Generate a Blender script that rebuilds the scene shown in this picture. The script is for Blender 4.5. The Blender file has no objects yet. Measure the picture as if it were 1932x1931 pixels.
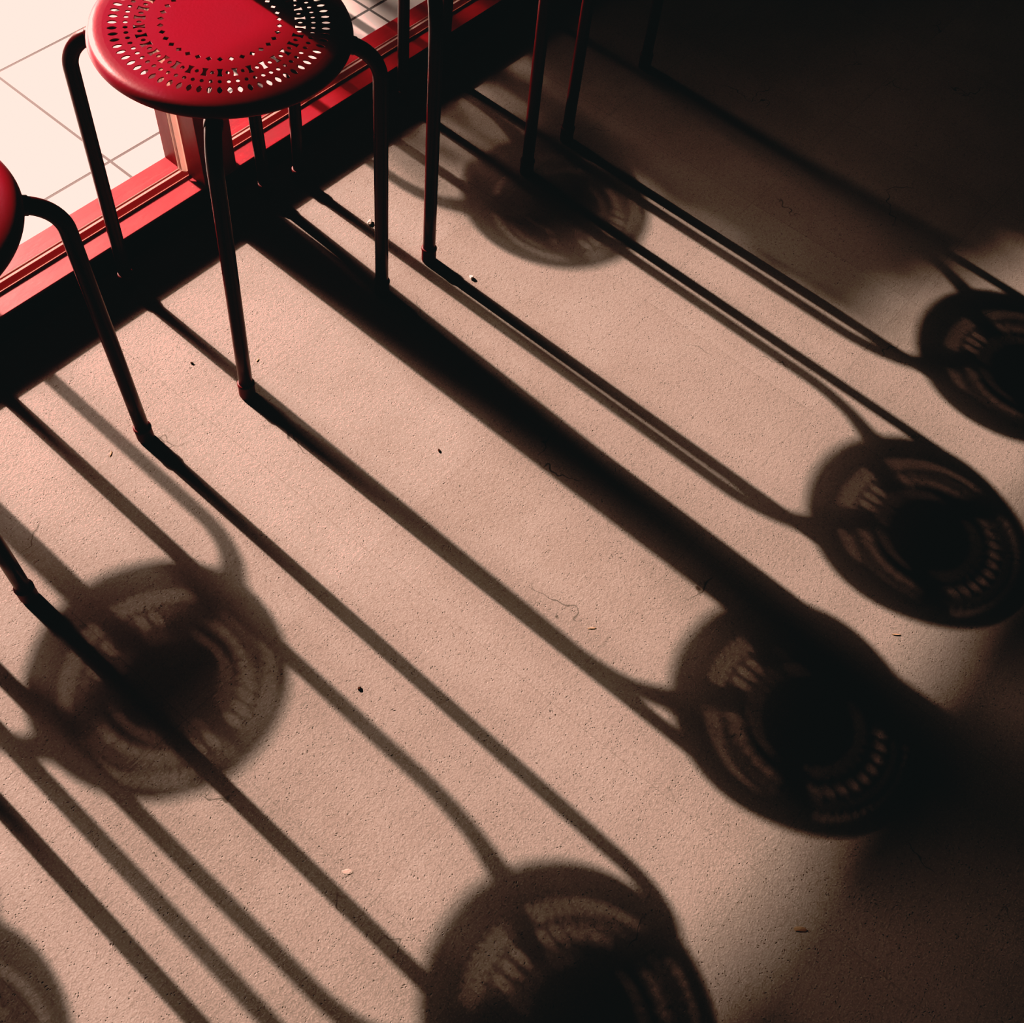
import bpy, bmesh, math, random
from mathutils import Vector, Matrix
from mathutils.geometry import delaunay_2d_cdt
PI = math.pi
SC = bpy.context.scene
COL = SC.collection
random.seed(7)

# ------------------------------------------------------------------ helpers
def tag(o, label=None, cat=None, group=None, kind=None):
    if label: o['label'] = label
    if cat: o['category'] = cat
    if group: o['group'] = group
    if kind: o['kind'] = kind
    return o

def empty(name, loc=(0, 0, 0), rz=0.0):
    o = bpy.data.objects.new(name, None)
    o.empty_display_size = 0.05
    o.location = loc
    o.rotation_euler = (0, 0, rz)
    COL.objects.link(o)
    return o

def obj_data(name, verts, faces, mat, parent=None, smooth=None):
    me = bpy.data.meshes.new(name)
    me.from_pydata(verts, [], faces)
    me.update()
    if mat: me.materials.append(mat)
    if smooth is not None:
        for i, p in enumerate(me.polygons):
            p.use_smooth = smooth if isinstance(smooth, bool) else smooth[i]
    o = bpy.data.objects.new(name, me)
    COL.objects.link(o)
    if parent: o.parent = parent
    return o

def obj_bm(name, bm, mat, parent=None, smooth=False):
    me = bpy.data.meshes.new(name)
    bmesh.ops.recalc_face_normals(bm, faces=bm.faces)
    bm.to_mesh(me); bm.free()
    if mat: me.materials.append(mat)
    for p in me.polygons: p.use_smooth = smooth
    o = bpy.data.objects.new(name, me)
    COL.objects.link(o)
    if parent: o.parent = parent
    return o

def add_box(bm, x0, x1, y0, y1, z0, z1, bevel=0.0):
    b = bmesh.new()
    bmesh.ops.create_cube(b, size=1)
    for v in b.verts:
        v.co = Vector((x0 + (v.co.x + .5) * (x1 - x0), y0 + (v.co.y + .5) * (y1 - y0), z0 + (v.co.z + .5) * (z1 - z0)))
    if bevel:
        bmesh.ops.bevel(b, geom=b.edges[:], offset=bevel, segments=2, affect='EDGES', profile=0.6)
    me = bpy.data.meshes.new('tmp'); b.to_mesh(me); b.free()
    bm.from_mesh(me); bpy.data.meshes.remove(me)

def box(name, x0, x1, y0, y1, z0, z1, mat, parent=None, bevel=0.0):
    bm = bmesh.new()
    add_box(bm, x0, x1, y0, y1, z0, z1, bevel)
    return obj_bm(name, bm, mat, parent)

def extrude_profile_x(name, prof, x0, x1, mat, parent=None):
    """closed (y,z) profile swept along x"""
    n = len(prof)
    v = [(x0, y, z) for y, z in prof] + [(x1, y, z) for y, z in prof]
    f = [(i, (i + 1) % n, n + (i + 1) % n, n + i) for i in range(n)]
    f += [tuple(range(n - 1, -1, -1)), tuple(range(n, 2 * n))]
    bm = bmesh.new()
    vs = [bm.verts.new(p) for p in v]
    for q in f: bm.faces.new([vs[i] for i in q])
    return obj_bm(name, bm, mat, parent)

def extrude_profile_z(name, prof, z0, z1, mat, parent=None):
    n = len(prof)
    v = [(x, y, z0) for x, y in prof] + [(x, y, z1) for x, y in prof]
    f = [(i, (i + 1) % n, n + (i + 1) % n, n + i) for i in range(n)]
    f += [tuple(range(n - 1, -1, -1)), tuple(range(n, 2 * n))]
    bm = bmesh.new()
    vs = [bm.verts.new(p) for p in v]
    for q in f: bm.faces.new([vs[i] for i in q])
    return obj_bm(name, bm, mat, parent)

def tube_mesh(path, radii, seg=20, cap=True):
    """sweep of circles along a list of points; returns verts, faces"""
    V, F = [], []
    P = [Vector(p) for p in path]
    n = len(P)
    up = None
    for i in range(n):
        t = (P[min(i + 1, n - 1)] - P[max(i - 1, 0)]).normalized()
        if up is None:
            a = Vector((0, 0, 1)) if abs(t.z) < .9 else Vector((1, 0, 0))
            up = (a - t * a.dot(t)).normalized()
        else:
            up = (up - t * up.dot(t)).normalized()
        s = t.cross(up)
        for k in range(seg):
            an = 2 * PI * k / seg
            V.append(P[i] + (up * math.cos(an) + s * math.sin(an)) * radii[i])
    for i in range(n - 1):
        for k in range(seg):
            k2 = (k + 1) % seg
            F.append((i * seg + k, i * seg + k2, (i + 1) * seg + k2, (i + 1) * seg + k))
    if cap:
        F.append(tuple(range(seg - 1, -1, -1)))
        F.append(tuple((n - 1) * seg + k for k in range(seg)))
    return V, F

# ------------------------------------------------------------------ materials
def new_mat(name):
    m = bpy.data.materials.new(name)
    m.use_nodes = True
    nt = m.node_tree
    return m, nt, nt.nodes, nt.links, nt.nodes['Principled BSDF']

def N(nodes, kind, **kw):
    n = nodes.new(kind)
    for k, v in kw.items():
        if k in n.inputs.keys(): n.inputs[k].default_value = v
        else: setattr(n, k, v)
    return n

def ramp(nodes, stops):
    r = nodes.new('ShaderNodeValToRGB')
    e = r.color_ramp.elements
    while len(e) < len(stops): e.new(0.5)
    for el, (p, c) in zip(e, stops):
        el.position = p
        el.color = c if len(c) == 4 else (*c, 1)
    return r

def mix(nodes, links, a, b, fac, blend='MIX'):
    m = nodes.new('ShaderNodeMix')
    m.data_type = 'RGBA'; m.blend_type = blend
    for sock, val in ((m.inputs[0], fac), (m.inputs[6], a), (m.inputs[7], b)):
        if hasattr(val, 'is_output'): links.new(val, sock)
        elif isinstance(val, (int, float)): sock.default_value = val
        else: sock.default_value = (*val, 1)
    return m.outputs[2]

def mat_paint(name, base, dark, rough, bump=0.02, spec=0.5, scratch=True, coat=0.0):
    m, nt, nd, lk, b = new_mat(name)
    tc = N(nd, 'ShaderNodeTexCoord')
    n1 = N(nd, 'ShaderNodeTexNoise', Scale=9.0, Detail=6.0, Roughness=0.6)
    n2 = N(nd, 'ShaderNodeTexNoise', Scale=260.0, Detail=3.0)
    for n in (n1, n2): lk.new(tc.outputs['Object'], n.inputs['Vector'])
    c = mix(nd, lk, base, dark, 0.0)
    r1 = ramp(nd, [(0.35, (0, 0, 0)), (0.75, (1, 1, 1))]); lk.new(n1.outputs['Fac'], r1.inputs[0])
    c = mix(nd, lk, base, dark, r1.outputs[0])
    lk.new(c, b.inputs['Base Color'])
    mr = N(nd, 'ShaderNodeMapRange'); mr.inputs['To Min'].default_value = rough - .06; mr.inputs['To Max'].default_value = rough + .1
    lk.new(n1.outputs['Fac'], mr.inputs['Value']); lk.new(mr.outputs[0], b.inputs['Roughness'])
    bp = N(nd, 'ShaderNodeBump', Strength=bump, Distance=0.002)
    lk.new(n2.outputs['Fac'], bp.inputs['Height']); lk.new(bp.outputs[0], b.inputs['Normal'])
    b.inputs['Specular IOR Level'].default_value = spec
    b.inputs['Coat Weight'].default_value = coat
    b.inputs['Coat Roughness'].default_value = 0.25
    return m

M = {}
M['seat'] = mat_paint('red_seat_enamel', (0.36, 0.022, 0.058), (0.31, 0.017, 0.048), 0.33, 0.06, 0.45)
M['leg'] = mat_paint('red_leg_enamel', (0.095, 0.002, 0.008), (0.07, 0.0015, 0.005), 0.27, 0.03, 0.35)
M['cap'] = mat_paint('red_plastic_cap', (0.13, 0.003, 0.010), (0.09, 0.002, 0.007), 0.5, 0.05, 0.4)

def mat_rail():
    m, nt, nd, lk, b = new_mat('red_frame_paint')
    tc = N(nd, 'ShaderNodeTexCoord')
    mp = N(nd, 'ShaderNodeMapping'); mp.inputs['Scale'].default_value = (1, 2.2, 1)
    lk.new(tc.outputs['Object'], mp.inputs[0])
    n1 = N(nd, 'ShaderNodeTexNoise', Scale=16.0, Detail=8.0, Roughness=0.65)
    n2 = N(nd, 'ShaderNodeTexNoise', Scale=75.0, Detail=5.0, Roughness=0.7)
    v = N(nd, 'ShaderNodeTexVoronoi', Scale=42.0)
    for n in (n1, n2, v): lk.new(mp.outputs[0], n.inputs['Vector'])
    r1 = ramp(nd, [(0.35, (0, 0, 0)), (0.7, (1, 1, 1))]); lk.new(n1.outputs['Fac'], r1.inputs[0])
    c = mix(nd, lk, (0.40, 0.004, 0.030), (0.32, 0.003, 0.022), r1.outputs[0])
    r2 = ramp(nd, [(0.60, (0, 0, 0)), (0.72, (1, 1, 1))]); lk.new(n2.outputs['Fac'], r2.inputs[0])
    sc = N(nd, 'ShaderNodeMath', operation='MULTIPLY'); sc.inputs[1].default_value = 0.10
    lk.new(r2.outputs[0], sc.inputs[0])
    c = mix(nd, lk, c, (0.50, 0.20, 0.17), sc.outputs[0])          # dust film
    r3 = ramp(nd, [(0.05, (1, 1, 1)), (0.09, (0, 0, 0))]); lk.new(v.outputs['Distance'], r3.inputs[0])
    n3 = N(nd, 'ShaderNodeTexNoise', Scale=6.0); lk.new(tc.outputs['Object'], n3.inputs['Vector'])
    r4 = ramp(nd, [(0.52, (0, 0, 0)), (0.6, (1, 1, 1))]); lk.new(n3.outputs['Fac'], r4.inputs[0])
    mm = N(nd, 'ShaderNodeMath', operation='MULTIPLY'); lk.new(r3.outputs[0], mm.inputs[0]); lk.new(r4.outputs[0], mm.inputs[1])
    ms = N(nd, 'ShaderNodeMath', operation='MULTIPLY'); lk.new(mm.outputs[0], ms.inputs[0]); ms.inputs[1].default_value = 0.5
    c = mix(nd, lk, c, (0.55, 0.25, 0.2), ms.outputs[0])           # pale spatters
    lk.new(c, b.inputs['Base Color'])
    mr = N(nd, 'ShaderNodeMapRange'); mr.inputs['To Min'].default_value = .38; mr.inputs['To Max'].default_value = .54
    lk.new(n1.outputs['Fac'], mr.inputs['Value']); lk.new(mr.outputs[0], b.inputs['Roughness'])
    bp = N(nd, 'ShaderNodeBump', Strength=0.08, Distance=0.002); lk.new(n2.outputs['Fac'], bp.inputs['Height'])
    lk.new(bp.outputs[0], b.inputs['Normal'])
    b.inputs['Specular IOR Level'].default_value = 1.0
    
    return m
M['rail'] = mat_rail()
M['bead'] = mat_paint('pale_glazing_bead', (0.80, 0.77, 0.72), (0.70, 0.66, 0.60), 0.42, 0.03, 0.5)
def make_translucent(m, col, fac):
    nt = m.node_tree; nd, lk = nt.nodes, nt.links
    b = nd['Principled BSDF']; out = nd['Material Output']
    t = N(nd, 'ShaderNodeBsdfTranslucent'); t.inputs[0].default_value = (*col, 1)
    mx = N(nd, 'ShaderNodeMixShader'); mx.inputs[0].default_value = fac
    lk.new(b.outputs[0], mx.inputs[1]); lk.new(t.outputs[0], mx.inputs[2]); lk.new(mx.outputs[0], out.inputs[0])
make_translucent(M['bead'], (0.90, 0.66, 0.56), 0.26)
M['plinth'] = mat_paint('black_plinth', (0.016, 0.020, 0.021), (0.012, 0.016, 0.017), 0.65, 0.08, 0.2)
M['wall'] = mat_paint('dark_wall_paint', (0.06, 0.055, 0.05), (0.045, 0.042, 0.04), 0.8, 0.1, 0.2)
M['ceil'] = mat_paint('dark_ceiling_paint', (0.07, 0.062, 0.055), (0.05, 0.045, 0.042), 0.85, 0.1, 0.1)
M['canopy'] = mat_paint('canopy_paint', (0.03, 0.028, 0.027), (0.02, 0.02, 0.02), 0.8, 0.1, 0.2)
M['bark'] = mat_paint('tree_bark', (0.09, 0.06, 0.04), (0.05, 0.035, 0.025), 0.9, 0.3, 0.1)
M['leaf'] = mat_paint('tree_leaf', (0.04, 0.09, 0.02), (0.025, 0.06, 0.015), 0.6, 0.05, 0.3)
M['chip'] = mat_paint('pale_chip', (0.85, 0.80, 0.74), (0.75, 0.70, 0.63), 0.6, 0.1, 0.3)
M['straw'] = mat_paint('dry_straw', (0.55, 0.42, 0.30), (0.5, 0.36, 0.22), 0.7, 0.1, 0.2)
M['pale'] = mat_paint('pale_scrap', (0.52, 0.47, 0.42), (0.46, 0.41, 0.36), 0.6, 0.1, 0.3)
M['leaf_scrap'] = mat_paint('dry_leaf_scrap', (0.34, 0.26, 0.20), (0.26, 0.20, 0.15), 0.7, 0.1, 0.2)
M['crumb'] = mat_paint('dark_crumb', (0.06, 0.03, 0.018), (0.04, 0.02, 0.012), 0.8, 0.2, 0.1)

def mat_glass():
    m, nt, nd, lk, b = new_mat('window_glass')
    nd.remove(b)
    out = nd['Material Output']
    tr = N(nd, 'ShaderNodeBsdfTransparent'); tr.inputs[0].default_value = (0.97, 0.975, 0.97, 1)
    gl = N(nd, 'ShaderNodeBsdfGlossy'); gl.inputs['Roughness'].default_value = 0.02
    lw = N(nd, 'ShaderNodeLayerWeight')
    pw = N(nd, 'ShaderNodeMath', operation='POWER'); lk.new(lw.outputs['Facing'], pw.inputs[0]); pw.inputs[1].default_value = 5.0
    ml = N(nd, 'ShaderNodeMath', operation='MULTIPLY_ADD'); lk.new(pw.outputs[0], ml.inputs[0])
    ml.inputs[1].default_value = 0.5; ml.inputs[2].default_value = 0.02
    mx = N(nd, 'ShaderNodeMixShader')
    lk.new(ml.outputs[0], mx.inputs[0]); lk.new(tr.outputs[0], mx.inputs[1]); lk.new(gl.outputs[0], mx.inputs[2])
    lk.new(mx.outputs[0], out.inputs[0])
    return m
M['glass'] = mat_glass()

def mat_concrete():
    m, nt, nd, lk, b = new_mat('worn_concrete_floor')
    tc = N(nd, 'ShaderNodeTexCoord')
    def noise(s, d=5.0, r=0.6, dist=0.0):
        n = N(nd, 'ShaderNodeTexNoise', Scale=s, Detail=d, Roughness=r, Distortion=dist)
        lk.new(tc.outputs['Object'], n.inputs['Vector']); return n
    big, mid, fine, grit = noise(2.2, 3, .62), noise(11, 4, .65), noise(170, 2, .72), noise(460, 0, .6)
    def rmp(n, a, c2, out='Fac'):
        r = ramp(nd, [(a, (0, 0, 0)), (c2, (1, 1, 1))]); lk.new(n.outputs[out], r.inputs[0]); return r.outputs[0]
    def mul(a, k):
        q = N(nd, 'ShaderNodeMath', operation='MULTIPLY')
        lk.new(a, q.inputs[0])
        if hasattr(k, 'is_output'): lk.new(k, q.inputs[1])
        else: q.inputs[1].default_value = k
        return q.outputs[0]
    c = mix(nd, lk, (0.375, 0.345, 0.322), (0.315, 0.284, 0.258), rmp(big, .35, .68))
    c = mix(nd, lk, c, (0.40, 0.375, 0.35), mul(rmp(mid, .42, .70), .6))
    c = mix(nd, lk, c, (0.21, 0.183, 0.158), mul(rmp(fine, .52, .76), .55))
    c = mix(nd, lk, c, (0.50, 0.47, 0.44), mul(rmp(grit, .56, .76), .5))
    # pores and grit, thicker in worn patches
    patch = rmp(noise(3.1, 2, .5), .50, .70)
    vmx = N(nd, 'ShaderNodeMix'); vmx.data_type = 'VECTOR'; vmx.inputs[0].default_value = 0.012
    lk.new(tc.outputs['Object'], vmx.inputs[4]); lk.new(noise(60, 0, .5).outputs['Color'], vmx.inputs[5])
    vp = N(nd, 'ShaderNodeTexVoronoi', Scale=250.0); lk.new(vmx.outputs[1], vp.inputs['Vector'])
    pr = ramp(nd, [(0.10, (1, 1, 1)), (0.26, (0, 0, 0))]); lk.new(vp.outputs['Distance'], pr.inputs[0])
    sel = rmp(noise(70, 1, .6), .49, .58)
    pores = mul(pr.outputs[0], sel)
    pits = pores
    pboost = N(nd, 'ShaderNodeMapRange'); pboost.inputs['To Min'].default_value = .50; pboost.inputs['To Max'].default_value = 1.0
    lk.new(patch, pboost.inputs['Value'])
    pores = mul(pores, pboost.outputs[0])
    c = mix(nd, lk, c, (0.05, 0.042, 0.035), mul(pores, .85))
    vl = N(nd, 'ShaderNodeTexVoronoi', Scale=120.0); lk.new(tc.outputs['Object'], vl.inputs['Vector'])
    lr = ramp(nd, [(0.05, (1, 1, 1)), (0.16, (0, 0, 0))]); lk.new(vl.outputs['Distance'], lr.inputs[0])
    lights = mul(lr.outputs[0], rmp(noise(52, 0, .5), .60, .68))
    c = mix(nd, lk, c, (0.62, 0.58, 0.52), mul(lights, .6))
    # hairline cracks
    wv = N(nd, 'ShaderNodeMix'); wv.data_type = 'VECTOR'; wv.inputs[0].default_value = 0.16
    lk.new(tc.outputs['Object'], wv.inputs[4])
    nw = noise(5.0, 4, .7); lk.new(nw.outputs['Color'], wv.inputs[5])
    vc = N(nd, 'ShaderNodeTexVoronoi', feature='DISTANCE_TO_EDGE', Scale=3.2); lk.new(wv.outputs[1], vc.inputs['Vector'])
    cr = ramp(nd, [(0.0, (1, 1, 1)), (0.0032, (0, 0, 0))]); lk.new(vc.outputs['Distance'], cr.inputs[0])
    cracks = mul(cr.outputs[0], rmp(noise(7.5, 1, .6), .60, .66))
    c = mix(nd, lk, c, (0.07, 0.058, 0.048), mul(cracks, .8))
    # short fibre-like scratches
    mp = N(nd, 'ShaderNodeMapping'); mp.inputs['Rotation'].default_value = (0, 0, .7); mp.inputs['Scale'].default_value = (1, 7, 1)
    lk.new(tc.outputs['Object'], mp.inputs[0])
    ns = N(nd, 'ShaderNodeTexNoise', Scale=34.0, Detail=1.0); lk.new(mp.outputs[0], ns.inputs['Vector'])
    c = mix(nd, lk, c, (0.42, 0.395, 0.36), mul(rmp(ns, .62, .70), .3))
    tmp = N(nd, 'ShaderNodeMapping'); tmp.inputs['Location'].default_value = (1.0725, 0.324, 0)
    lk.new(tc.outputs['Object'], tmp.inputs[0])
    br = N(nd, 'ShaderNodeTexBrick', offset=0.0, squash=1.0)
    for k_, v_ in (('Scale', 1.0), ('Mortar Size', 0.0008), ('Mortar Smooth', 0.2), ('Brick Width', 0.328), ('Row Height', 0.328)):
        br.inputs[k_].default_value = v_
    br.inputs['Color1'].default_value = (1, 1, 1, 1); br.inputs['Color2'].default_value = (0.93, 0.92, 0.915, 1)
    br.inputs['Mortar'].default_value = (0.84, 0.83, 0.82, 1)
    lk.new(tmp.outputs[0], br.inputs['Vector'])
    c = mix(nd, lk, c, br.outputs['Color'], 1.0, 'MULTIPLY')
    lk.new(c, b.inputs['Base Color'])
    mr = N(nd, 'ShaderNodeMapRange'); mr.inputs['To Min'].default_value = .50; mr.inputs['To Max'].default_value = .70
    lk.new(mid.outputs['Fac'], mr.inputs['Value']); lk.new(mr.outputs[0], b.inputs['Roughness'])
    b.inputs['Specular IOR Level'].default_value = 0.22
    # relief
    def add(a, b2):
        q = N(nd, 'ShaderNodeMath', operation='ADD'); lk.new(a, q.inputs[0]); lk.new(b2, q.inputs[1]); return q.outputs[0]
    h = add(mul(fine.outputs['Fac'], .6), mul(grit.outputs['Fac'], .25))
    h = add(h, mul(pits, -.7))
    bp = N(nd, 'ShaderNodeBump', Strength=0.6, Distance=0.0012); lk.new(h, bp.inputs['Height'])
    lk.new(bp.outputs[0], b.inputs['Normal'])
    return m
M['floor'] = mat_concrete()

def mat_tile():
    m, nt, nd, lk, b = new_mat('terrace_tile')
    tc = N(nd, 'ShaderNodeTexCoord')
    mp = N(nd, 'ShaderNodeMapping'); mp.inputs['Location'].default_value = (TX, TY, 0)
    lk.new(tc.outputs['Object'], mp.inputs[0])
    br = N(nd, 'ShaderNodeTexBrick', offset=0.0, squash=1.0)
    br.inputs['Scale'].default_value = 1.0
    br.inputs['Mortar Size'].default_value = 0.0034
    br.inputs['Mortar Smooth'].default_value = 0.3
    br.inputs['Brick Width'].default_value = TS
    br.inputs['Row Height'].default_value = TS
    br.inputs['Color1'].default_value = (0.84, 0.835, 0.83, 1)
    br.inputs['Color2'].default_value = (0.81, 0.805, 0.80, 1)
    br.inputs['Mortar'].default_value = (0.20, 0.20, 0.21, 1)
    lk.new(mp.outputs[0], br.inputs['Vector'])
    n1 = N(nd, 'ShaderNodeTexNoise', Scale=7.0, Detail=6.0); lk.new(tc.outputs['Object'], n1.inputs['Vector'])
    c = mix(nd, lk, br.outputs['Color'], (0.93, 0.92, 0.91), n1.outputs['Fac'], 'MULTIPLY')
    lk.new(c, b.inputs['Base Color'])
    b.inputs['Roughness'].default_value = 0.45
    bp = N(nd, 'ShaderNodeBump', Strength=0.3, Distance=0.002); bp.invert = True
    lk.new(br.outputs['Fac'], bp.inputs['Height']); lk.new(bp.outputs[0], b.inputs['Normal'])
    return m
TS = 0.316
TX, TY = 0.494, 0.115
M['tile'] = mat_tile()

# ------------------------------------------------------------------ sun geometry shared by the layout
SUNX, SUNY = -0.0273, -2.1796     # horizontal travel of a ray per metre of fall

# ------------------------------------------------------------------ setting
st = lambda o: tag(o, kind='structure')
st(box('floor', -4.2, 2.6, -4.0, 0.0, -0.12, 0.0, M['floor']))
st(box('floor_terrace', -5.5, 6.0, 0.1, 9.0, -0.12, 0.0, M['tile']))
st(box('wall_left', -4.3, -4.2, -4.0, 0.1, -0.12, 2.9, M['wall']))
st(box('wall_right', 2.6, 2.7, -4.0, 0.1, -0.12, 2.9, M['wall']))
st(box('wall_back', -4.3, 2.7, -4.1, -4.0, -0.12, 2.9, M['wall']))
st(box('ceiling', -4.3, 2.7, -4.1, 0.1, 2.9, 3.0, M['ceil']))
st(box('wall_front', -4.2, 2.6, 0.0, 0.1, 2.35, 2.9, M['wall']))
st(box('baseboard_front', -4.2, 2.6, 0.0005, 0.1, -0.12, 0.0425, M['plinth']))
st(box('ceiling_canopy', -5.5, 6.0, 0.1, 3.895, 2.40, 2.62, M['canopy']))

# storefront glazing: one structure with its rails, mullions, beads and panes
HW = 0.0468
win = st(empty('window_1', (0, 0, 0)))
bm = bmesh.new(); add_box(bm, -4.19, 2.59, 0.0, 0.1, 0.0425, HW, 0.0008)
obj_bm('bottom_rail', bm, M['rail'], win)
box('top_rail', -4.19, 2.59, 0.0, 0.1, 2.31, 2.35, M['rail'], win, 0.001)
MULL = [(-2.55, -2.488), (-0.4514, -0.3842), (1.655, 1.717)]
for a, b_ in MULL:
    box('mullion', a, b_, 0.0, 0.1, HW, 2.31, M['rail'], win, 0.0008)
def strip(name, A, B_):
    n = len(A)
    return obj_data(name, A + B_, [(i, i + 1, n + i + 1, n + i) for i in range(n - 1)], M['bead'], win, False)
EDGES = [-4.19] + [v for m_ in MULL for v in m_] + [2.59]
BY0, BY1, BZ = 0.0425, 0.0560, 0.0095
for i in range(0, len(EDGES), 2):
    x0, x1 = EDGES[i], EDGES[i + 1]
    z0 = HW
    # bead: thin open section with a stepped top
    prof = [(.0405, z0 + .0002), (.0405, z0 + .0020), (.0412, z0 + .0028), (.0470, z0 + .0070), (.0476, z0 + .0076), (.0492, z0 + .0078),
            (.0497, z0 + .0072), (.0538, z0 + .0077), (.0544, z0 + .0086), (.0556, z0 + .0088), (.0560, z0 + .0082)]
    strip('glazing_bead', [(x0 + .0005, y, z) for y, z in prof], [(x1 - .0005, y, z) for y, z in prof])
    for sx, s_ in ((x0, 1), (x1, -1)):
        strip('glazing_bead', [(sx + s_ * (z - z0), y, z0 + .0088) for y, z in prof], [(sx + s_ * (z - z0), y, 2.31) for y, z in prof])
    obj_data('glass_pane', [(x0 + .001, .0582, HW + .001), (x1 - .001, .0582, HW + .001), (x1 - .001, .0582, 2.309), (x0 + .001, .0582, 2.309)], [(0, 1, 2, 3)], M['glass'], win)

# ------------------------------------------------------------------ the stool
R, H = 0.160, 0.4807

def lens(cx, cy, a, L, Wd, n=7):
    """pointed oval, long axis along the radius a"""
    pts = []
    for s in (1, -1):
        for k in range(n):
            t = -1 + 2 * k / n
            pts.append((s * t * L / 2, s * Wd / 2 * (1 - t * t) ** 0.8))
    return place(pts[::-1], cx, cy, a)

def oval(cx, cy, a, L, Wd, n=12):
    return place([(L / 2 * math.cos(2 * PI * k / n), Wd / 2 * math.sin(2 * PI * k / n)) for k in range(n)], cx, cy, a)

def hourglass(cx, cy, a, L, We, Ww, n=5):
    pts = []
    for k in range(n + 1):
        t = -1 + 2 * k / n
        pts.append((t * L / 2, -(Ww + (We - Ww) * t * t) / 2))
    for k in range(n + 1):
        t = 1 - 2 * k / n
        pts.append((t * L / 2, (Ww + (We - Ww) * t * t) / 2))
    return place(pts, cx, cy, a)

def place(pts, r, dummy, a):
    c, s = math.cos(a), math.sin(a)
    return [((r + x) * c - y * s, (r + x) * s + y * c) for x, y in pts]

def seat_mesh():
    loops = []
    n_out = 136
    RI = 0.1385
    outer = [(RI * math.cos(2 * PI * k / n_out), RI * math.sin(2 * PI * k / n_out)) for k in range(n_out)]
    for k in range(68):
        a = 2 * PI * k / 68
        loops.append(lens(0.1268, 0, a, 0.0124, 0.0060))
        loops.append(oval(0.1115, 0, a, 0.0062, 0.0050, 10))
        if k % 2: loops.append(hourglass(0.0955, 0, a, 0.0136, 0.0076, 0.0040))
        else: loops.append(oval(0.0955, 0, a, 0.0062, 0.0048, 10))
    for k in range(34):
        a = 2 * PI * k / 34 + PI / 34
        loops.append(place([(0.0041, 0), (0, 0.0038), (-0.0041, 0), (0, -0.0038)], 0.0708, 0, a))
    pts, faces = list(outer), [list(range(n_out))]
    for L in loops:
        faces.append(list(range(len(pts), len(pts) + len(L))))
        pts += L
    v2, e2, f2, ov, oe, of = delaunay_2d_cdt([Vector(p) for p in pts], [], faces, 1, 1e-7)
    keep = [f for f, o in zip(f2, of) if o == [0]]
    V, F, S = [], [], []
    T = 0.0013
    nv = len(v2)
    V += [(p.x, p.y, H) for p in v2]
    V += [(p.x, p.y, H - T) for p in v2]
    for f in keep:
        a, b, c = [v2[i] for i in f[:3]]
        ccw = (b.x - a.x) * (c.y - a.y) - (b.y - a.y) * (c.x - a.x) > 0
        ff = list(f) if ccw else list(reversed(f))
        F.append(tuple(ff)); S.append(True)
        F.append(tuple(i + nv for i in reversed(ff))); S.append(True)
    for L in loops:                                    # hole walls
        b0 = len(V)
        V += [(x, y, H) for x, y in L] + [(x, y, H - T) for x, y in L]
        n = len(L)
        ar = sum(L[i][0] * L[(i + 1) % n][1] - L[(i + 1) % n][0] * L[i][1] for i in range(n))
        for i in range(n):
            j = (i + 1) % n
            q = (b0 + i, b0 + j, b0 + n + j, b0 + n + i)
            F.append(q if ar > 0 else tuple(reversed(q))); S.append(False)
    # rolled rim: outside skin then inside skin
    prof = [(RI, 0.0), (0.1430, -0.0002), (0.1470, -0.0006), (0.1503, -0.0013), (0.1530, -0.0023), (0.1553, -0.0038), (0.1573, -0.0058),
            (0.1588, -0.0082), (0.1597, -0.0106), (0.1601, -0.0126), (0.1596, -0.0143), (0.1583, -0.0152), (0.1568, -0.0149)]
    prof += [(0.1578, -0.0132), (0.1572, -0.0108), (0.1558, -0.0082), (0.1538, -0.0056), (0.1510, -0.0037), (0.1480, -0.0025), (0.1445, -0.0017), (RI, -T)]
    nr = 136
    b0 = len(V)
    for r, z in prof:
        for k in range(nr):
            a = 2 * PI * k / nr
            V.append((r * math.cos(a), r * math.sin(a), H + z))
    for i in range(len(prof) - 1):
        for k in range(nr):
            k2 = (k + 1) % nr
            F.append((b0 + i * nr + k, b0 + (i + 1) * nr + k, b0 + (i + 1) * nr + k2, b0 + i * nr + k2)); S.append(True)
    return V, F, S

PZ, BR, TR = H - 0.0230, 0.050, 0.0102     # pipe height under the seat, bend radius, pipe radius
def leg_path(foot, top=None):
    """pipe from below the seat, out under the rim, round the bend and straight down to the foot (local xy);
    top is the bearing of the part under the seat when it differs from the foot's"""
    f = Vector((foot[0], foot[1], 0))
    rf = f.length
    d = f.normalized() if top is None else Vector((math.cos(top), math.sin(top), 0))
    rt = 0.1925
    pts = [(0.045, PZ), (0.09, PZ), (0.130, PZ), (rt - BR, PZ)]
    slope = math.atan2(rf - rt, PZ - BR)
    n = 14
    end = PI / 2 - slope
    for k in range(1, n + 1):
        a = end * k / n
        pts.append((rt - BR + BR * math.sin(a), PZ - BR + BR * math.cos(a)))
    P = [d * r + Vector((0, 0, z)) for r, z in pts]
    a, b = P[-1].copy(), f + Vector((0, 0, 0.006))
    for t in (0.25, 0.5, 0.75, 1.0):
        P.append(a.lerp(b, t))
    return P, d, f

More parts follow.
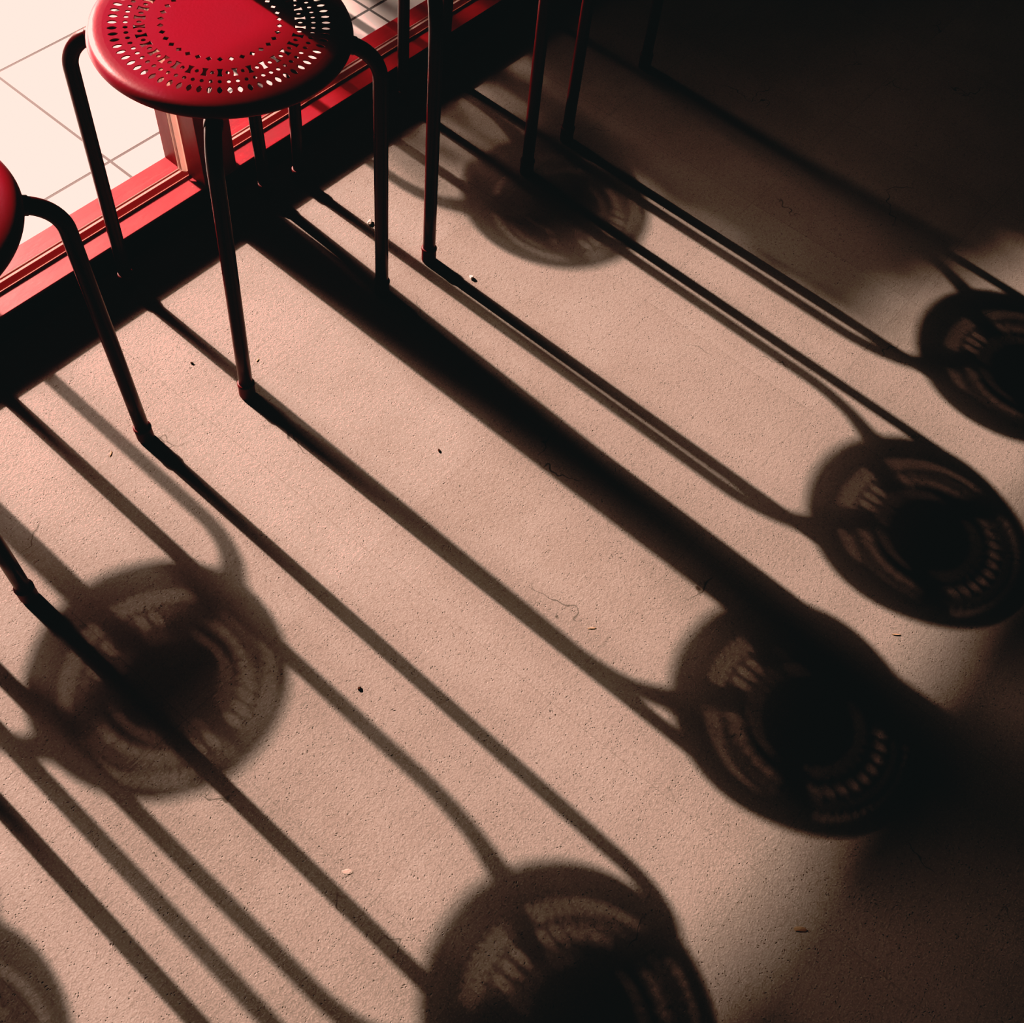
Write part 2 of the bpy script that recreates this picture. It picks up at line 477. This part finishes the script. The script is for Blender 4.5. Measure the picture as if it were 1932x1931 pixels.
SEAT = None
def make_stool(name, loc, feet, rz=0.0, tops=None):
    global SEAT
    root = empty(name, loc, rz)
    if SEAT is None:
        V, F, S = seat_mesh()
        SEAT = obj_data('seat', V, F, M['seat'], root, S)
    else:
        s = SEAT.copy(); COL.objects.link(s); s.parent = root
    for ki, ft in enumerate(feet):
        P, d, foot = leg_path(ft, tops[ki] if tops else None)
        # slightly thicker collar where the pipe comes out under the rim
        PP, RR = [], []
        for p in P:
            PP.append(p); RR.append(TR)
        V, F = tube_mesh(PP, RR, 22)
        c = []
        for r, w in ((0.150, TR), (0.1502, TR + .0011), (0.1612, TR + .0011), (0.1616, TR)):
            zz = PZ if r <= 0.1425 else PZ - BR + math.sqrt(max(BR ** 2 - (r - 0.1425) ** 2, 0))
            c.append((d * r + Vector((0, 0, zz)), w))
        V2, F2 = tube_mesh([q[0] for q in c], [q[1] for q in c], 22)
        n0 = len(V)
        V += V2; F += [tuple(i + n0 for i in f) for f in F2]
        leg = obj_data('leg', V, F, M['leg'], root, True)
        # plastic foot cap
        ax = (P[-2] - P[-1]); ax = ax / ax.z
        pr = [(0.0, .0096), (0.0012, .0114), (0.004, .0121), (0.024, .0121), (0.0256, .0128), (0.0285, .0128), (0.030, .0116), (0.0302, .0102)]
        pts = [foot + ax * z for z, _ in pr]
        V, F = tube_mesh(pts, [r for _, r in pr], 22)
        obj_data('foot_cap', V, F, M['cap'], leg, True)
    return root

def copy_tree(o, parent=None):
    c = o.copy(); COL.objects.link(c); c.parent = parent
    for ch in o.children: copy_tree(ch, c)
    return c

def sq(r=0.2, a=0.0): return [(r * math.cos(a + k * PI / 2), r * math.sin(a + k * PI / 2)) for k in range(4)]

# the middle stool: its feet stand slightly out of square
CA, TA = (-0.5216, -0.2009), 2.3163
offA = (0.0018, 0.0147)
fA = []
for k in range(4):
    r = 0.1994 if k % 2 == 0 else 0.2154
    a = TA + k * PI / 2
    fA.append((r * math.cos(a) + offA[0], r * math.sin(a) + offA[1]))
IN = 'red perforated stools along the window'
OUT = 'red stools on the terrace'
fA[1] = (-0.674 - CA[0], fA[1][1])
s0 = make_stool('stool', (CA[0], CA[1], 0), fA, 0.0, [math.radians(v) for v in (134.0, 223.8, 314.5, 45.5)])
tag(s0, 'red round perforated metal stool in front of the window mullion, its seat in view', 'stool', IN)

s1 = make_stool('stool', (-0.1476, -0.1862, 0), sq(0.1994), 2.4314)
tag(s1, 'red metal stool right of the fully visible stool, only its thin legs in view', 'stool', IN)
def stool_copy(x, y, rz, label, group):
    c = copy_tree(s1)
    c.location = (x, y, 0); c.rotation_euler = (0, 0, rz)
    tag(c, label, 'stool', group)
    return c
stool_copy(0.2518, -0.1580, -3.8348, 'red metal stool standing farthest right in the dark, two lower legs in view', IN)
stool_copy(-1.0056, -0.1978, -3.6054, 'red metal stool cut off by the left edge, bent leg and seat rim in view', IN)
stool_copy(-1.392, -0.195, math.radians(33), 'red metal stool beyond the lower left corner, known by its dark leg shadow', IN)
# terrace stools beyond the glass: seats throw the round shadows that lie nearer the window
stool_copy(-1.0410, 0.4447, math.radians(1.5), 'red metal stool outside the glass casting the round shadow at left middle', OUT)
stool_copy(0.0008, 0.6284, math.radians(150), 'red metal stool outside the glass casting the round shadow at top middle', OUT)
stool_copy(-1.5034, 0.2866, math.radians(20), 'red metal stool outside the glass casting the bottom left corner shadow', OUT)

# ------------------------------------------------------------------ tree outside, unseen and added, its crown shaped to shade the floor's right
shade_tree = empty('shade_tree', (1.35, 5.3, 0))
tag(shade_tree, 'leafy tree added out of view, its crown shaped to shade the right of the floor', 'shade_tree')
V, F = tube_mesh([(0, 0, 0), (.03, 0, .7), (-.02, .02, 1.4), (.02, 0, 2.1), (0, 0, 2.7)], [.13, .10, .085, .07, .04], 14)
obj_data('trunk', V, F, M['bark'], shade_tree, True)
def leaf_ok(X, z):
    """crown outline (world x, height); returns density"""
    if z > 2.62:
        left = 0.215 + max(0, z - 2.84) * 5.0
        return 1.0 if X > left else 0.0
    t = (X + 0.08 + (z - 2.47) * 0.9) / 0.42
    return max(0.0, min(1.0, t))
V, F = [], []
cnt = 0
while cnt < 16000:
    x = random.uniform(-1.75, 1.3); ze = random.uniform(1.9, 3.02); y = random.uniform(-.4, .4)
    d = leaf_ok(x + 1.35, ze)
    if random.random() > d: continue
    if d < 1 and random.random() > .30: continue
    z = ze + y / 2.18
    L = random.uniform(.035, .055)
    u = Vector((random.gauss(0, 1), random.gauss(0, 1), random.gauss(0, 1))).normalized()
    w = u.cross(Vector((random.gauss(0, 1), random.gauss(0, 1), random.gauss(0, 1)))).normalized() * L * .6
    u = u * L
    p = Vector((x, y, z)); n = len(V)
    V += [p - u, p - u * .2 + w, p + u, p - u * .2 - w]
    F.append((n, n + 1, n + 2, n + 3)); cnt += 1
obj_data('crown', V, F, M['leaf'], shade_tree)

# ------------------------------------------------------------------ bits lying on the floor
def chip(name, x, y, size, mat, label, cat, rz=0.0, flat=.35, elong=1.0, seed=0):
    rnd = random.Random(seed)
    bm = bmesh.new()
    bmesh.ops.create_icosphere(bm, subdivisions=2, radius=1)
    for v in bm.verts:
        k = 1 + rnd.uniform(-.22, .22)
        v.co = Vector((v.co.x * size * elong * k, v.co.y * size * k, v.co.z * size * flat * k))
    zmin = min(v.co.z for v in bm.verts)
    for v in bm.verts: v.co.z -= zmin
    o = obj_bm(name, bm, mat, None, False)
    o.location = (x, y, 0); o.rotation_euler = (0, 0, rz)
    tag(o, label, cat)
    return o
chip('paint_flake', -0.2855, -0.2095, 0.0042, M['chip'], 'white paint flake on the floor beside the right leg of the full stool', 'flake', .4, .5, 1.5, 1)
chip('paint_flake', -0.2575, -0.4142, 0.0036, M['chip'], 'white paint flake on the floor beside the thin straight leg shadow', 'flake', 1.1, .6, 1.1, 2)
chip('paint_flake', -1.0718, -0.9331, 0.0032, M['pale'], 'pale thin paint flake on the sunlit floor near the bottom edge', 'flake', 2.3, .10, 1.8, 3)
chip('crumb', -0.5511, -0.6077, 0.0017, M['crumb'], 'dark brown crumb on the sunlit floor left of the broad shadow band', 'crumb', .9, .6, 1.7, 4)
chip('crumb', -0.8979, -0.7833, 0.0020, M['crumb'], 'dark brown crumb on the sunlit floor right of the left round shadow', 'crumb', .2, .6, 1.4, 5)
chip('crumb', -0.6910, -0.2289, 0.0017, M['crumb'], 'tiny brown crumb on the sunlit floor between the two front stool legs', 'crumb', 1.9, .6, 1.5, 6)
chip('crumb', -0.2918, -0.1071, 0.0013, M['crumb'], 'tiny dark crumb at the corner of the sunlit floor by the kick plinth', 'crumb', .5, .7, 1.2, 7)
chip('straw', -0.6246, -0.9542, 0.0010, M['straw'], 'thin pale straw fibre on the sunlit floor above the curved leg shadow', 'straw', -.75, .5, 6.0, 8)
chip('straw', -0.8792, -0.2729, 0.0010, M['straw'], 'thin pale straw fibre on the sunlit floor left of the leftmost standing foot', 'straw', .6, .5, 5.0, 9)
chip('straw', -0.6183, -0.2942, 0.0010, M['straw'], 'short pale straw fibre on the floor right of the front stool foot', 'straw', .3, .5, 4.0, 10)
chip('straw', -0.3403, -1.2780, 0.0011, M['straw'], 'thin pale straw fibre on the floor between the two right round shadows', 'straw', -.9, .5, 6.5, 11)
chip('dry_leaf', -0.7659, -1.3827, 0.0032, M['leaf_scrap'], 'small dry leaf scrap on the dim floor near the bottom right', 'leaf', -.85, .15, 2.4, 12)

# ------------------------------------------------------------------ light
GLOW_N, GLOW_W = 22.0, 1.8
sun = bpy.data.lights.new('sun', 'SUN')
sun.energy = 11.6
sun.color = (1.0, 0.75, 0.655)
sun.angle = math.radians(0.62)
so = bpy.data.objects.new('sun', sun); COL.objects.link(so)
so.rotation_euler = Vector((SUNX, SUNY, -1)).to_track_quat('-Z', 'Y').to_euler()
so.location = (-0.5, 6, 4)
haze = bpy.data.lights.new('sun_haze', 'SUN')          # bright haze close round the low sun
haze.energy = 5.2
haze.color = (1.0, 0.78, 0.69)
haze.angle = math.radians(7.0)
ho = bpy.data.objects.new('sun_haze', haze); COL.objects.link(ho)
ho.rotation_euler = so.rotation_euler
ho.location = (-0.3, 6, 4)

w = bpy.data.worlds.new('sky'); SC.world = w
w.use_nodes = True
nt = w.node_tree; nd, lk = nt.nodes, nt.links
bg = nd['Background']
SD = Vector((-SUNX, -SUNY, 1)).normalized()
tc = N(nd, 'ShaderNodeTexCoord')
nz = N(nd, 'ShaderNodeVectorMath', operation='NORMALIZE'); lk.new(tc.outputs['Generated'], nz.inputs[0])
dt = N(nd, 'ShaderNodeVectorMath', operation='DOT_PRODUCT'); lk.new(nz.outputs[0], dt.inputs[0]); dt.inputs[1].default_value = SD
mxm = N(nd, 'ShaderNodeMath', operation='MAXIMUM'); lk.new(dt.outputs['Value'], mxm.inputs[0]); mxm.inputs[1].default_value = 0.0
def lobe(n, col, k):
    p = N(nd, 'ShaderNodeMath', operation='POWER'); lk.new(mxm.outputs[0], p.inputs[0]); p.inputs[1].default_value = n
    v = N(nd, 'ShaderNodeVectorMath', operation='SCALE'); v.inputs[0].default_value = [c * k for c in col]
    lk.new(p.outputs[0], v.inputs['Scale']); return v.outputs[0]
def vadd(a, b_):
    v = N(nd, 'ShaderNodeVectorMath', operation='ADD')
    for q, x in zip(v.inputs, (a, b_)):
        if hasattr(x, 'is_output'): lk.new(x, q)
        else: q.default_value = x
    return v.outputs[0]
sky = vadd(lobe(110, (1.0, 0.78, 0.68), GLOW_N), lobe(14, (1.0, 0.80, 0.70), GLOW_W))   # haze round the low sun
sky = vadd(sky, (0.20, 0.24, 0.25))
lk.new(sky, bg.inputs[0])
bg.inputs[1].default_value = 1.0

# ------------------------------------------------------------------ camera (fitted to the photograph)
cam = bpy.data.cameras.new('camera')
cam.sensor_fit = 'HORIZONTAL'
cam.sensor_width = 36.0
cam.lens = 2021.4 / 1932 * 36.0
cam.clip_start = 0.02
co = bpy.data.objects.new('camera', cam); COL.objects.link(co)
co.location = (-1.2497, -1.1790, 1.3137)
co.rotation_euler = (0.5469, -0.0925, -0.8708)
SC.camera = co
SC.cycles.use_denoising = True
SC.cycles.max_bounces = 3
SC.cycles.diffuse_bounces = 2
SC.cycles.glossy_bounces = 2
SC.cycles.transmission_bounces = 2
SC.cycles.transparent_max_bounces = 8
SC.cycles.caustics_reflective = False
SC.cycles.caustics_refractive = False
SC.cycles.use_adaptive_sampling = True
SC.cycles.adaptive_threshold = 0.06
SC.view_settings.view_transform = 'Standard'
SC.view_settings.look = 'None'
SC.view_settings.gamma = 0.65
SC.view_settings.use_curve_mapping = True
cm = SC.view_settings.curve_mapping
cm.extend = 'HORIZONTAL'
def curve(ch, pts):
    c = cm.curves[ch]
    c.points[0].location = pts[0]; c.points[-1].location = pts[-1]
    for p_ in pts[1:-1]: c.points.new(*p_)
    for p_ in c.points: p_.handle_type = 'AUTO_CLAMPED'
# firm toe over faded cool blacks, warm shoulder
curve(0, [(0, .014), (.03, .019), (.07, .050), (.12, .124), (.20, .222), (.5, .51), (.74, .735), (.92, .845), (1, 1)])
curve(1, [(0, .020), (.03, .025), (.07, .056), (.12, .132), (.20, .228), (.5, .50), (.66, .615), (.8, .715), (1, .885)])
curve(2, [(0, .020), (.03, .025), (.07, .055), (.12, .128), (.20, .220), (.5, .485), (.8, .70), (1, .815)])
cm.update()
